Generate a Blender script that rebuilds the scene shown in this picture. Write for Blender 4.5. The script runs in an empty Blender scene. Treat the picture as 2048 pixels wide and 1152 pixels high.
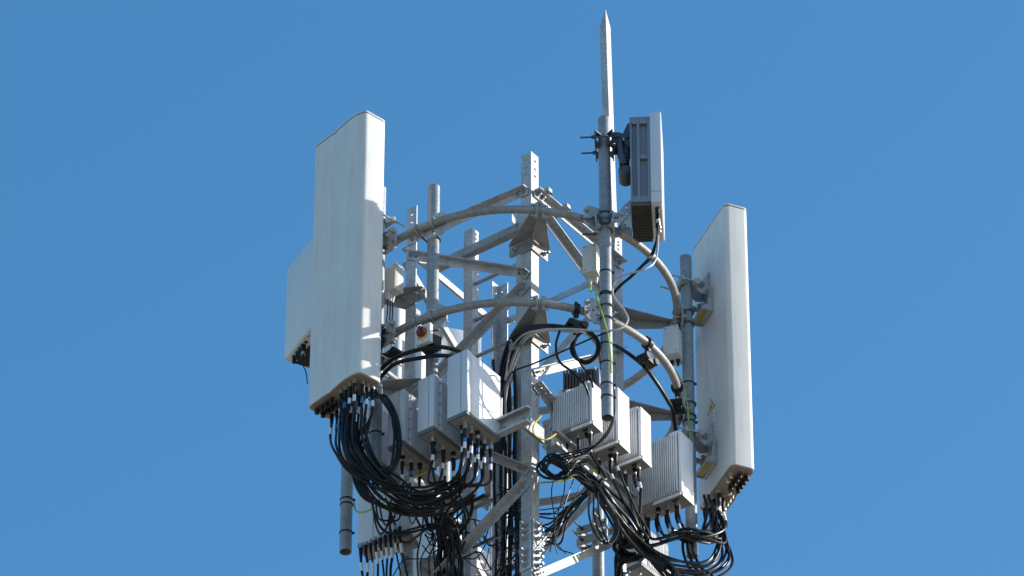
import bpy, bmesh, math, random
from mathutils import Vector, Matrix, noise
random.seed(7)
R = math.radians
C = bpy.context.scene.collection
scn = bpy.context.scene
V = Vector
GROUND = -26.5          # everything is measured from the tower top (z = 0); shifted up at the end

# ------------------------------------------------------------------ camera
FPX = 12042.0           # focal length in pixels of a 2048 px wide frame
CAM = V((-0.016, -30.282, -24.883))
FW = V((0.0, 0.7797, 0.6261)).normalized()
ROLL = R(0.058)
r0 = FW.cross(V((0, 0, 1))).normalized(); u0 = r0.cross(FW)
RT = r0 * math.cos(ROLL) + u0 * math.sin(ROLL); UP = -r0 * math.sin(ROLL) + u0 * math.cos(ROLL)
cd = bpy.data.cameras.new('camera'); cam = bpy.data.objects.new('camera', cd); C.objects.link(cam)
cd.sensor_width = 36; cd.lens = FPX / 2048 * 36; cd.clip_start = 1; cd.clip_end = 20000
cam.matrix_world = Matrix(((RT.x, UP.x, -FW.x, CAM.x), (RT.y, UP.y, -FW.y, CAM.y), (RT.z, UP.z, -FW.z, CAM.z), (0, 0, 0, 1)))
scn.camera = cam

# ------------------------------------------------------------------ light
SUN_AZ, SUN_EL = R(98), R(23.5)   # azimuth counted from the viewer's side towards the right
sd = V((math.sin(SUN_AZ) * math.cos(SUN_EL), -math.cos(SUN_AZ) * math.cos(SUN_EL), math.sin(SUN_EL)))
w = bpy.data.worlds.new('World'); scn.world = w; w.use_nodes = True
nt = w.node_tree; bg = nt.nodes['Background']
sky = nt.nodes.new('ShaderNodeTexSky'); sky.sky_type = 'NISHITA'; sky.sun_disc = False
sky.sun_elevation = SUN_EL; sky.sun_rotation = math.atan2(sd.x, sd.y)
sky.air_density = 1.0; sky.dust_density = 0.8; sky.ozone_density = 3.0
hs = nt.nodes.new('ShaderNodeHueSaturation'); hs.inputs['Saturation'].default_value = 1.24; hs.inputs['Hue'].default_value = .492
nt.links.new(sky.outputs[0], hs.inputs['Color']); nt.links.new(hs.outputs[0], bg.inputs[0]); bg.inputs[1].default_value = 0.15
sl = bpy.data.lights.new('sun', 'SUN'); sl.energy = 3.9; sl.angle = R(0.53); sl.color = (1, .95, .87)
so = bpy.data.objects.new('sun', sl); C.objects.link(so); so.rotation_euler = sd.to_track_quat('Z', 'Y').to_euler()
scn.view_settings.view_transform = 'Standard'; scn.view_settings.look = 'None'
scn.view_settings.exposure = 0.6; scn.view_settings.gamma = 1

# ------------------------------------------------------------------ materials
def lin(r, g, b): return (r, g, b, 1)
def mat(name, c, rough=.5, metal=0., var=.06, scale=6., bump=0., bscale=90., stain=None, samt=.5, sscale=(3, 3, 1.2), spec=.5, streak=0., spangle=0., coat=0.):
    m = bpy.data.materials.new(name); m.use_nodes = True
    t = m.node_tree; n = t.nodes; L = t.links; b = n['Principled BSDF']
    tc = n.new('ShaderNodeTexCoord'); co = tc.outputs['Object']
    def noise_(sc, det=4, vec=None, rough_=.6):
        q = n.new('ShaderNodeTexNoise'); q.inputs['Scale'].default_value = sc; q.inputs['Detail'].default_value = det; q.inputs['Roughness'].default_value = rough_
        L.new(vec or co, q.inputs['Vector']); return q.outputs['Fac']
    def ramp(f, a, bb, lo, hi):
        q = n.new('ShaderNodeMapRange'); q.inputs[1].default_value = a; q.inputs[2].default_value = bb; q.inputs[3].default_value = lo; q.inputs[4].default_value = hi
        L.new(f, q.inputs[0]); return q.outputs[0]
    def mul(ca, fac):
        q = n.new('ShaderNodeVectorMath'); q.operation = 'SCALE'; L.new(ca, q.inputs[0]); L.new(fac, q.inputs['Scale']); return q.outputs[0]
    rgb = n.new('ShaderNodeRGB'); rgb.outputs[0].default_value = lin(*c)
    col = mul(rgb.outputs[0], ramp(noise_(scale), .25, .75, 1 - var, 1 + var))
    if spangle:
        vo = n.new('ShaderNodeTexVoronoi'); vo.inputs['Scale'].default_value = 75; L.new(co, vo.inputs['Vector'])
        sx = n.new('ShaderNodeSeparateColor'); L.new(vo.outputs['Color'], sx.inputs[0])
        col = mul(col, ramp(sx.outputs[0], 0, 1, 1 - spangle, 1 + spangle))
    if streak:
        mp = n.new('ShaderNodeMapping'); mp.inputs['Scale'].default_value = (1, 1, .06); L.new(co, mp.inputs['Vector'])
        col = mul(col, ramp(noise_(60, 3, mp.outputs[0]), .3, .7, 1 - streak, 1 + streak))
    if stain:
        mp = n.new('ShaderNodeMapping'); mp.inputs['Scale'].default_value = sscale; L.new(co, mp.inputs['Vector'])
        mx = n.new('ShaderNodeMix'); mx.data_type = 'RGBA'; L.new(ramp(noise_(4, 6, mp.outputs[0], .7), .48, .72, 0, samt), mx.inputs[0])
        L.new(col, mx.inputs[6]); mx.inputs[7].default_value = lin(*stain); col = mx.outputs[2]
    L.new(col, b.inputs['Base Color'])
    L.new(ramp(noise_(scale * 3), .2, .8, max(.04, rough - .09), min(1, rough + .09)), b.inputs['Roughness'])
    b.inputs['Metallic'].default_value = metal; b.inputs['Specular IOR Level'].default_value = spec
    if coat: b.inputs['Coat Weight'].default_value = coat
    if bump:
        bp = n.new('ShaderNodeBump'); bp.inputs['Strength'].default_value = bump; bp.inputs['Distance'].default_value = .004
        L.new(noise_(bscale, 3), bp.inputs['Height']); L.new(bp.outputs[0], b.inputs['Normal'])
    return m
M = dict(
    galv=mat('galvanised_steel', (.40, .415, .43), .48, .12, .2, 5, .3, 60, (.25, .235, .215), .7, spangle=.16),
    galv_dull=mat('weathered_galvanised_steel', (.28, .279, .274), .52, .12, .2, 7, .3, 70, (.195, .16, .13), .65, (4, 4, 4), spangle=.13),
    galv_pole=mat('galvanised_pipe', (.27, .29, .305), .42, .15, .18, 6, .3, 90, (.2, .2, .2), .7, (3, 3, 6), spangle=.15),
    bolt=mat('zinc_bolt', (.42, .42, .42), .38, .7, .2, 40),
    dark_steel=mat('dark_steel', (.10, .105, .115), .42, .5, .15, 20),
    radome=mat('radome_shell', (.63, .625, .60), .5, 0, .05, 2.5, .12, 160, (.47, .46, .43), .5, (5, 5, .5), streak=.02),
    radome_cap=mat('radome_seam', (.16, .165, .17), .6, 0, .08, 9),
    base_plate=mat('antenna_base_plate', (.28, .235, .195), .6, 0, .1, 12, .1, 80, (.25, .19, .15), .5, (5, 5, 5)),
    white=mat('white_powder_coat', (.76, .77, .79), .42, 0, .04, 5, .05, 120, (.5, .48, .45), .4, (6, 6, 1.6)),
    cover=mat('pale_grey_cover', (.58, .61, .66), .45, 0, .02, 3, .04, 140),
    cast=mat('cast_aluminium_fins', (.69, .70, .73), .5, .12, .07, 12, .1, 120, (.34, .32, .29), .45, (7, 7, 2)),
    skirt=mat('dark_grey_skirt', (.13, .14, .155), .55, 0, .08, 9),
    underside=mat('connector_plate', (.30, .28, .265), .55, .1, .1, 18, 0, 9, (.25, .23, .21), .5, (6, 6, 6)),
    heat=mat('dark_heatsink', (.235, .25, .29), .5, .2, .06, 6),
    fin_dark=mat('brown_black_fins', (.085, .075, .07), .6, 0, .1, 20),
    beige=mat('beige_box_paint', (.60, .585, .53), .5, 0, .06, 8, .08, 120, (.36, .31, .25), .55, (6, 6, 2)),
    greybox=mat('light_grey_plastic', (.60, .62, .62), .5, 0, .05, 8),
    black=mat('black_cable_sheath', (.006, .0065, .008), .36, 0, .25, 25, .05, 40, spec=.3),
    dusty=mat('dusty_cable_sheath', (.011, .011, .0108), .48, 0, .35, 18, .1, 40, (.028, .026, .024), .6, (8, 8, 8), spec=.3),
    rubber=mat('black_rubber', (.009, .009, .010), .5, 0, .2, 30, spec=.3),
    greycable=mat('grey_cable_sheath', (.42, .42, .42), .4, 0, .06, 20),
    tape=mat('white_marker_tape', (.74, .74, .76), .5, 0, .06, 60),
    blue=mat('blue_tape', (.03, .16, .42), .45, 0, .1, 40),
    ground_wire=mat('green_yellow_wire', (.30, .42, .06), .45, 0, .3, 30),
    yellow_wire=mat('yellow_wire', (.62, .46, .05), .45, 0, .1, 30),
    brass=mat('plated_connector', (.62, .57, .50), .32, .85, .1, 60),
    copper=mat('reddish_seal', (.28, .10, .07), .6, 0, .2, 60),
    red=mat('red_knob', (.17, .012, .014), .3, 0, .05, 20),
    orange=mat('orange_plate', (.75, .30, .02), .45, 0, .05, 20),
    sticker_y=mat('faded_yellow_sticker', (.36, .29, .05), .5, 0, .2, 60),
    yellow=mat('yellow_sticker', (.68, .50, .04), .5, 0, .12, 30),
    ink=mat('black_print', (.03, .03, .03), .6),
    paper=mat('white_sticker', (.72, .73, .76), .5, 0, .03, 20),
    hole=mat('port_black', (.012, .012, .012), .7),
    concrete=mat('concrete', (.36, .35, .33), .85, 0, .15, 1.5, .2, 12),
    ground=mat('dry_ground', (.29, .24, .175), .95, 0, .25, .05),
)

# ------------------------------------------------------------------ mesh builder
def basis(o, x, y, z):
    x, y, z, o = V(x), V(y), V(z), V(o)
    return Matrix(((x.x, y.x, z.x, o.x), (x.y, y.y, z.y, o.y), (x.z, y.z, z.z, o.z), (0, 0, 0, 1)))
def axis_frame(o, zdir, xhint=(0, 0, 1)):
    z = V(zdir).normalized(); h = V(xhint)
    if abs(z.dot(h)) > .97: h = V((1, 0, 0)) if abs(z.x) < .9 else V((0, 1, 0))
    x = (h - z * h.dot(z)).normalized(); return basis(o, x, z.cross(x), z)
def world_of(o):
    p = V((0, 0, 0))
    while o: p = p + o.location; o = o.parent
    return p
class MB:
    def __init__(s, M_=None): s.v = []; s.f = []; s.M = M_ or Matrix()
    def add(s, vs, fs, M_=None):
        k = len(s.v); T = s.M @ M_ if M_ is not None else s.M
        s.v += [T @ V(q) for q in vs]; s.f += [[k + i for i in q] for q in fs]
    def box(s, a, b, M_=None, ch=0.):
        (x0, y0, z0), (x1, y1, z1) = a, b
        if x0 > x1: x0, x1 = x1, x0
        if y0 > y1: y0, y1 = y1, y0
        if z0 > z1: z0, z1 = z1, z0
        if not ch:
            s.add([(x0, y0, z0), (x1, y0, z0), (x1, y1, z0), (x0, y1, z0), (x0, y0, z1), (x1, y0, z1), (x1, y1, z1), (x0, y1, z1)],
                  [(0, 3, 2, 1), (4, 5, 6, 7), (0, 1, 5, 4), (1, 2, 6, 5), (2, 3, 7, 6), (3, 0, 4, 7)], M_); return
        bm = bmesh.new(); bmesh.ops.create_cube(bm, size=1)
        for q in bm.verts: q.co = V(((x0 + x1) / 2 + q.co.x * (x1 - x0), (y0 + y1) / 2 + q.co.y * (y1 - y0), (z0 + z1) / 2 + q.co.z * (z1 - z0)))
        bmesh.ops.bevel(bm, geom=bm.edges[:], offset=ch, segments=2, affect='EDGES', profile=.5)
        bm.verts.index_update(); s.add([q.co.copy() for q in bm.verts], [[q.index for q in f.verts] for f in bm.faces], M_); bm.free()
    def prism(s, pts, z0, z1, M_=None):     # closed outline in xy, extruded z0..z1
        n = len(pts); s.add([(x, y, z0) for x, y in pts] + [(x, y, z1) for x, y in pts],
            [list(range(n))[::-1], list(range(n, 2 * n))] + [(i, (i + 1) % n, n + (i + 1) % n, n + i) for i in range(n)], M_)
    def plate(s, pts, holes, z0, z1, M_=None, hn=10):    # outline with round holes
        bm = bmesh.new(); loops = [[(x, y) for x, y in pts]]
        for hx, hy, hr in holes: loops.append([(hx + hr * math.cos(2 * math.pi * i / hn), hy + hr * math.sin(2 * math.pi * i / hn)) for i in range(hn)])
        es = []; vl = []
        for lp in loops:
            vs = [bm.verts.new((x, y, 0)) for x, y in lp]; vl.append(vs)
            es += [bm.edges.new((vs[i], vs[(i + 1) % len(vs)])) for i in range(len(vs))]
        bmesh.ops.triangle_fill(bm, edges=es, use_beauty=True); bm.verts.index_update()
        co = [q.co.copy() for q in bm.verts]; fs = [[q.index for q in f.verts] for f in bm.faces]; n = len(co)
        side = []
        for vs in vl:
            ids = [q.index for q in vs]
            for i in range(len(ids)): a, b = ids[i], ids[(i + 1) % len(ids)]; side.append((a, b, n + b, n + a))
        bm.free()
        s.add([(q.x, q.y, z0) for q in co] + [(q.x, q.y, z1) for q in co], [f[::-1] for f in fs] + [[n + i for i in f] for f in fs] + side, M_)
    def cyl(s, p0, p1, r, n=12, r1=None, caps=True):
        p0, p1 = V(p0), V(p1); F = axis_frame(p0, p1 - p0); h = (p1 - p0).length; r1 = r if r1 is None else r1
        vs = []
        for i in range(n):
            a = 2 * math.pi * i / n; vs.append((r * math.cos(a), r * math.sin(a), 0))
        for i in range(n):
            a = 2 * math.pi * i / n; vs.append((r1 * math.cos(a), r1 * math.sin(a), h))
        fs = [(i, (i + 1) % n, n + (i + 1) % n, n + i) for i in range(n)]
        if caps: fs += [list(range(n))[::-1], list(range(n, 2 * n))]
        s.add(vs, fs, F)
    def lathe(s, prof, F, n=16, closed=False):   # prof [(r,z)]
        vs = []; fs = []; m = len(prof)
        for r, z in prof:
            for i in range(n): a = 2 * math.pi * i / n; vs.append((r * math.cos(a), r * math.sin(a), z))
        for k in range(m if closed else m - 1):
            k2 = (k + 1) % m
            for i in range(n): j = (i + 1) % n; fs.append((k * n + i, k * n + j, k2 * n + j, k2 * n + i))
        if not closed: fs += [list(range(n))[::-1], list(range((m - 1) * n, m * n))]
        s.add(vs, fs, F)
    def sweep(s, pts, r, n=8, closed=False, caps=True):
        pts = [V(q) for q in pts]; m = len(pts); vs = []; fs = []
        T = [((pts[(i + 1) % m] - pts[i - 1]) if closed or 0 < i < m - 1 else (pts[1] - pts[0] if i == 0 else pts[-1] - pts[-2])).normalized() for i in range(m)]
        x = axis_frame((0, 0, 0), T[0]).col[0].to_3d()
        for i in range(m):
            x = (x - T[i] * x.dot(T[i])).normalized(); y = T[i].cross(x)
            rr = r[i] if isinstance(r, (list, tuple)) else r
            for k in range(n): a = 2 * math.pi * k / n; vs.append(pts[i] + (x * math.cos(a) + y * math.sin(a)) * rr)
        for i in range(m if closed else m - 1):
            j = (i + 1) % m
            for k in range(n): l = (k + 1) % n; fs.append((i * n + k, i * n + l, j * n + l, j * n + k))
        if caps and not closed: fs += [list(range(n))[::-1], list(range((m - 1) * n, m * n))]
        s.add(vs, fs)
    def build(s, name, m, parent=None, ang=38, loc=None, keep=False):
        o_ = V(loc) if loc is not None else (world_of(parent) if parent else V((0, 0, 0)))
        me = bpy.data.meshes.new(name); me.from_pydata([q - o_ for q in s.v], [], s.f)
        if not keep:
            bm = bmesh.new(); bm.from_mesh(me); bmesh.ops.recalc_face_normals(bm, faces=bm.faces[:]); bm.to_mesh(me); bm.free()
        for p in me.polygons: p.use_smooth = True
        me.set_sharp_from_angle(angle=R(ang))
        me.materials.append(M[m]); o = bpy.data.objects.new(name, me); C.objects.link(o)
        if parent: o.parent = parent
        if loc is not None and not parent: o.location = loc
        return o
def tag(o, label=None, cat=None, group=None, kind=None):
    if label: o['label'] = label
    if cat: o['category'] = cat
    if group: o['group'] = group
    if kind: o['kind'] = kind
    return o
def thing(name, loc, label, cat, group=None):
    o = bpy.data.objects.new(name, None); o.empty_display_size = .1; C.objects.link(o); o.location = loc
    return tag(o, label, cat, group)
def at(u, v, y):                 # calibrated view: the point at depth y seen at (u, v) of the 2048 px frame
    d = FW * FPX + RT * (u - 1024) - UP * (v - 576); return CAM + d * ((y - CAM.y) / d.y)
def crom(pts, k=8):
    pts = [V(q) for q in pts]; P = [pts[0] * 2 - pts[1]] + pts + [pts[-1] * 2 - pts[-2]]; out = []
    for i in range(1, len(P) - 2):
        a, b, c, d = P[i - 1:i + 3]
        for j in range(k):
            t = j / k; out.append(.5 * ((2 * b) + (c - a) * t + (2 * a - 5 * b + 4 * c - d) * t * t + (3 * b - a - 3 * c + d) * t ** 3))
    out.append(pts[-1]); return out
# shared bolt (head, washer, threaded tail); z axis is the bolt's axis
bm_ = MB(); bm_.cyl((0, 0, 0), (0, 0, .003), .0175, 14); bm_.cyl((0, 0, .003), (0, 0, .015), .0125, 6); bm_.cyl((0, 0, .015), (0, 0, .034), .0068, 8)
_b0 = bm_.build('bolt', 'bolt'); BOLT = _b0.data; bpy.data.objects.remove(_b0)
def bolt(parent, p, d, s=1.):
    o = bpy.data.objects.new('bolt', BOLT); C.objects.link(o); o.parent = parent
    F = axis_frame(V(p) - world_of(parent), d); o.matrix_local = F @ Matrix.Scale(s, 4); return o
Z = V((0, 0, 1))

# ------------------------------------------------------------------ setting
g = MB(); g.add([(-6000, -6000, GROUND), (6000, -6000, GROUND), (6000, 6000, GROUND), (-6000, 6000, GROUND)], [(0, 1, 2, 3)])
tag(g.build('ground', 'ground', keep=True), kind='structure')
g = MB(); g.box((-1.6, -1.6, GROUND + .004), (1.6, 1.6, GROUND + .25), ch=.02)
tag(g.build('concrete_pad', 'concrete'), kind='structure')

# ------------------------------------------------------------------ lattice tower
YAW = R(8.596)
def rad(az, r, z=0.): a = R(az); return V((math.sin(a) * r, -math.cos(a) * r, z))    # az from the viewer's side towards the right
AZ = dict(A=8.6, E=98.6, D=188.6, B=278.6)
LEG = {k: rad(a, .7071) for k, a in AZ.items()}
uAB = (LEG['B'] - LEG['A']).normalized(); uAE = (LEG['E'] - LEG['A']).normalized()
FL, TH = .08, .009
tower = thing('lattice_tower', (0, 0, GROUND), 'square galvanised steel lattice mast carrying all the antennas', 'tower')
dirs = dict(A=(uAB, uAE), B=(uAE, -uAB), D=(-uAB, -uAE), E=(-uAE, uAB))
def angle_section(mb, p0, p1, d1, d2, f1, f2, th=.008, holes=()):
    """L section from p0 to p1: its outer corner runs p0-p1, flanges along d1 and d2"""
    p0, p1, d1, d2 = V(p0), V(p1), V(d1), V(d2)
    h = (p1 - p0).length; F = basis(p0, d1.normalized(), d2.normalized(), (p1 - p0).normalized())
    mb.prism([(0, 0), (f1, 0), (f1, th), (th, th), (th, f2), (0, f2)], 0, h, F)
for k in 'ABDE':
    p = LEG[k]; d1, d2 = dirs[k]; mb = MB(); top = 0. if k != 'E' else -.02
    angle_section(mb, p + V((0, 0, GROUND + .25)), p + V((0, 0, -.34)), d1, d2, FL, FL, TH)
    hs = [(FL * .52, -.06, .0105), (FL * .52, -.125, .0105), (FL * .52, -.185, .0105)]
    F1 = basis(p, d1, Z, d1.cross(Z)); s1 = 1 if d1.cross(Z).dot(d2) > 0 else -1
    mb.plate([(0, -.34), (FL, -.34), (FL, top), (0, top)], hs, 0, TH * s1, F1)
    F2 = basis(p, d2, Z, d2.cross(Z)); s2 = 1 if d2.cross(Z).dot(d1) > 0 else -1
    mb.plate([(TH, -.34), (FL, -.34), (FL, top), (TH, top)], hs, 0, TH * s2, F2)
    mb.build('leg', 'galv', tower)
def brace(a, za, b, zb, f=.055, out=.006, flip=False, bolts=True, m='galv', ta=.02, tb=.02):
    pa, pb = LEG[a], LEG[b]; u = (pb - pa).normalized(); nrm = V((u.y, -u.x, 0))
    if nrm.dot(pa + pb) < 0: nrm = -nrm
    p0 = pa + u * ta + V((0, 0, za)) + nrm * out; p1 = pb - u * tb + V((0, 0, zb)) + nrm * out
    d = (p1 - p0).normalized(); up = nrm.cross(d)
    if up.z < 0: up = -up
    if flip: up = -up
    mb = MB(); off = up * f * .5
    angle_section(mb, p0 + off, p1 + off, -up, nrm, f, f, .006)
    o = mb.build('brace', m, tower)
    if bolts:
        for q, s in ((p0, 1), (p1, -1)):
            for t in (.035, .08): bolt(o, q + d * s * t + nrm * .006, nrm, .85)
    return o
zz = dict(
    AB=[('A', -.33, 'B', -.29), ('B', -.40, 'A', -1.02), ('A', -1.10, 'B', -1.66), ('B', -1.76, 'A', -2.57), ('A', -2.66, 'B', -3.27), ('A', -3.43, 'B', -3.40), ('B', -3.5, 'A', -4.2), ('A', -4.3, 'B', -5.0)],
    AE=[('A', -.34, 'E', -.32), ('A', -.44, 'E', -.80), ('E', -1.03, 'A', -1.80), ('A', -1.90, 'E', -2.22), ('E', -2.5, 'A', -3.36), ('A', -3.2, 'E', -1.8, 1), ('A', -3.46, 'E', -3.9), ('E', -4.1, 'A', -4.9)],
    BD=[('B', -.31, 'D', -.31), ('B', -.42, 'D', -1.05), ('D', -1.15, 'B', -1.7), ('B', -1.85, 'D', -2.5), ('D', -2.6, 'B', -3.3), ('B', -3.45, 'D', -4.2)],
    DE=[('D', -.31, 'E', -.31), ('E', -.42, 'D', -1.05), ('D', -1.2, 'E', -1.8), ('E', -1.9, 'D', -2.5), ('D', -2.6, 'E', -3.3), ('E', -3.4, 'D', -4.1)])
for face, lst in zz.items():
    for a, za, b, zb, *inn in lst: brace(a, za, b, zb, m='galv', f=.046 if inn else .052, out=-.03 if inn else .006, bolts=not inn)
# interior bar that holds the ladder head
mb = MB(); q0 = LEG['B'] + uAE * .27 + V((0, 0, -.33)); q1 = LEG['A'] + uAE * .27 + V((0, 0, -.33))
angle_section(mb, q0, q1, Z, uAE, .06, .05, .006); mb.build('ladder_support_bar', 'galv_dull', tower)
# splice plates with their rows of bolts
for k, zc in (('A', -3.12), ('B', -2.98), ('E', -2.95)):
    p = LEG[k]; d1, d2 = dirs[k]
    for d, o_ in ((d1, d2), (d2, d1)):
        mb = MB(); F = basis(p - o_ * .009 + V((0, 0, zc)), d, Z, o_)
        mb.box((.004, -.19, 0), (FL + .006, .19, .0085), F, ch=.002); sp = mb.build('splice_plate', 'galv', tower)
        for dz in (-.15, -.1, -.05, .05, .1, .15): bolt(sp, p - o_ * .0095 + d * .044 + V((0, 0, zc + dz)), -o_, 1.35)

# ------------------------------------------------------------------ lightning rod and ladder
rod = thing('lightning_rod', LEG['E'] + V((-.06, -.05, -1.2)), 'tall pointed galvanised angle spike rising above the mast', 'lightning rod')
mb = MB(); b0 = at(1229, 560, .06); t0 = at(1211, 18, .06); ax = (t0 - b0).normalized()
F = basis(b0, uAB, (uAE - ax * uAE.dot(ax)).normalized(), ax); H_ = (t0 - b0).length
f_ = .052; th_ = .006
mb.add([(0, 0, 0), (f_, 0, 0), (f_, th_, 0), (th_, th_, 0), (th_, f_, 0), (0, f_, 0),
        (0, 0, H_), (f_, 0, H_ - .13), (f_, th_, H_ - .13), (th_, th_, H_ - .01), (th_, f_, H_ - .13), (0, f_, H_ - .13)],
       [(0, 1, 2, 3), (0, 3, 4, 5), (6, 7, 8, 9), (6, 9, 10, 11), (0, 1, 7, 6), (1, 2, 8, 7), (2, 3, 9, 8), (3, 4, 10, 9), (4, 5, 11, 10), (5, 0, 6, 11)], F)
sp = mb.build('spike', 'galv', rod)
for z in (.12, .3, .42): bolt(sp, F @ V((-.0, .03, z)), -F.col[0].to_3d(), .9)
lad = thing('ladder', (-.1, -.1, -5.6), 'climbing ladder with round rungs inside the mast', 'ladder')
sC = LEG['A'] + uAB * .69 + uAE * .30; sC2 = LEG['A'] + uAB * .27 + uAE * .30
for s in (sC, sC2):
    mb = MB(); angle_section(mb, s + V((0, 0, -5.6)), s + V((0, 0, -.34)), uAB, uAE, .07, .065, .007)
    for d, o_ in ((uAB, uAE), (uAE, uAB)):
        F = basis(s, d, Z, d.cross(Z)); sg = 1 if d.cross(Z).dot(o_) > 0 else -1; x0 = 0 if o_ is uAE else .007
        mb.plate([(x0, -.34), (.07 if o_ is uAE else .065, -.34), (.07 if o_ is uAE else .065, -.1), (x0, -.1)], [(.036, -.135, .009), (.036, -.175, .009)], 0, .007 * sg, F)
    mb.build('stile', 'galv', lad)
for i in range(17):
    mb = MB(); z = -.55 - .3 * i
    a = sC + uAE * .035 + V((0, 0, z)); b = sC2 + uAE * .035 + V((0, 0, z)); mb.cyl(a, b + (a - b).normalized() * -.06, .0125, 10); mb.build('rung', 'galv_dull', lad)
mb = MB(); a = sC2 + uAE * .02 + V((0, 0, -.16)); F = basis(a + uAB * .05, uAE, Z, -uAB); mb.plate([(-.1, -.12), (.12, -.26), (.12, -.2), (-.1, -.06)], [(0, -.13, .008), (.08, -.19, .008)], 0, .006, F); mb.build('head_strap', 'galv', lad)

# ------------------------------------------------------------------ mounting rings
RR, RT_ = 1.046, .0255
def ubolt(mb, c, axis, side, r, w=.0058, leg=.05):
    """U-bolt round a tube (centre c, axis) with its two legs pointing along side"""
    c, axis, side = V(c), V(axis).normalized(), V(side).normalized(); t = axis.cross(side)
    pts = [c + t * r + side * leg] + [c + t * r * math.cos(a) - side * r * math.sin(a) for a in [math.pi * i / 12 for i in range(13)]] + [c - t * r + side * leg]
    mb.sweep(pts, w, 7)
def ring(z, label, m='galv_dull', brackets='ABDE'):
    root = thing('mounting_ring', (0, 0, z), label, 'mounting ring', 'tube rings round the mast')
    mb = MB(); mb.sweep([rad(a, RR, z) for a in range(0, 360, 3)], RT_, 16, closed=True); mb.build('ring_tube', m, root)
    for k in brackets:
        az = AZ[k]; er = rad(az, 1); et = V((er.y, -er.x, 0)) * -1; p = LEG[k]
        mb = MB(); F = basis((0, 0, z + .035), er, et, Z)
        mb.prism([(.7275, 0), (.605, -.1225), (.62, -.132), (.655, -.127), (1.0, -.04), (1.035, -.04), (1.035, .04), (1.0, .04), (.655, .127), (.62, .132), (.605, .1225)], 0, .007, F)   # top plate
        Fr = basis((0, 0, z), er, Z, et)
        mb.prism([(.729, -.044), (.735, -.045), (1.02, -.004), (1.025, .0345), (.729, .0345)], -.004, .004, Fr)     # rib
        for s in (-1, 1):
            d = (dirs[k][0] if dirs[k][0].dot(et) * s > 0 else dirs[k][1]); o_ = dirs[k][1] if d is dirs[k][0] else dirs[k][0]
            Fw = basis(p - o_ * .0115 + V((0, 0, z)), d, Z, o_)
            mb.prism([(-.008, -.045), (.155, -.045), (.165, -.035), (.165, .0345), (-.008, .0345)], 0, .007, Fw)
        br = mb.build('bracket', m, root)
        for s in (-1, 1):
            d = (dirs[k][0] if dirs[k][0].dot(et) * s > 0 else dirs[k][1]); o_ = dirs[k][1] if d is dirs[k][0] else dirs[k][0]
            bolt(br, p - o_ * .0118 + d * .122 + V((0, 0, z - .008)), -o_, 1.25)
        mb = MB()
        for s in (-.02, .02):
            c = rad(az, RR, z) + et * s
            mb.lathe([(RT_ + .001, -.009), (RT_ + .007, -.009), (RT_ + .007, .009), (RT_ + .001, .009)], axis_frame(c, et), 18, closed=True)
            mb.box((-.012, -.009, -.062), (.012, .009, -.028), basis(c, er, et, Z)); mb.box((-.012, -.009, .03), (.012, .009, .052), basis(c, er, et, Z))
        cl = mb.build('ring_clamp', 'galv_dull', root)
        for s in (-1, 1): bolt(cl, rad(az, RR, z + .042) + et * s * .029, et * s, .8); bolt(cl, rad(az, RR, z - .046) + et * s * .029, et * s, .8)
    return root
ring(-.772, 'topmost tube ring round the mast, above the isolator switch')
ring(-1.519, 'second tube ring down, just above the row of radio units')

# ------------------------------------------------------------------ antenna poles
def pole(xy, zt, zb, r, label, ties=(), off=0., m='galv_pole', inner=False, ringz=()):
    x, y = xy; root = thing('antenna_pole', (x, y, zb), label, 'pole', 'vertical steel poles clamped to the rings')
    mb = MB(); h = zt - zb
    mb.lathe([(r, 0), (r, h), (r - .004, h), (r - .004, 0)], Matrix.Translation((x, y, zb)), 28, closed=True)
    mb.cyl((x, y, zt - .004), (x, y, zt - .001), r - .0045, 20); pp = mb.build('pipe', m, root)
    for t in ties:
        mb = MB(); mb.lathe([(r + .0005, -.004), (r + .0045, -.004), (r + .0045, .004), (r + .0005, .004)], basis((x, y, t), (1, 0, .0), (0, 1, .12), (0, -.12, 1)), 24, closed=True)
        mb.box((r * .9, -.006, -.006), (r + .016, .006, .006), Matrix.Translation((x, y, t))); mb.build('cable_tie', 'rubber', root)
    az = math.degrees(math.atan2(x, -y)); er = rad(az, 1); et = V((er.y, -er.x, 0)) * -1; rp = math.hypot(x, y); s = -1 if inner else 1
    for z in ringz:      # cross-over plate joining the pole to the ring, with U-bolts
        mb = MB(); pc = rad(az, RR + s * (RT_ + .006), z) + et * off; Fp = basis(pc, et, Z, er)
        n_ = .092; c_ = .05
        oct_ = [(-n_, -c_), (-c_, -n_), (c_, -n_), (n_, -c_), (n_, c_), (c_, n_), (-c_, n_), (-n_, c_)]
        mb.plate(oct_, [(-.03, .0, .011), (.03, .0, .011), (0, .062, .011), (0, -.062, .011)], -.004, .004, Fp); cl = mb.build('clamp_plate', 'galv', root)
        for dz in (-.05, .05): mb = MB(); ubolt(mb, (x, y, z + dz), Z, -er * s, r + .006, leg=max(r + .03, abs(rp - RR) - .02)); mb.build('pole_u_bolt', 'dark_steel', root)
        for dt in (-.06, .06): mb = MB(); ubolt(mb, rad(az, RR, z) + et * dt, et, er * s, RT_ + .006, leg=.06); mb.build('ring_u_bolt', 'bolt', root)
        for dt in (-.07, .07):
            for dz in (-.035, .035): bolt(cl, pc + et * dt + Z * dz + er * s * .004, er * s, 1.0)
    return root
def zpx(u, v, y): return at(u, v, y).z
P1 = (-.858, -.70); P2p = at(1374, 640, .06); P2 = (P2p.x, P2p.y); P0p = at(692, 1060, -.02); P0 = (P0p.x, P0p.y)
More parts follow.
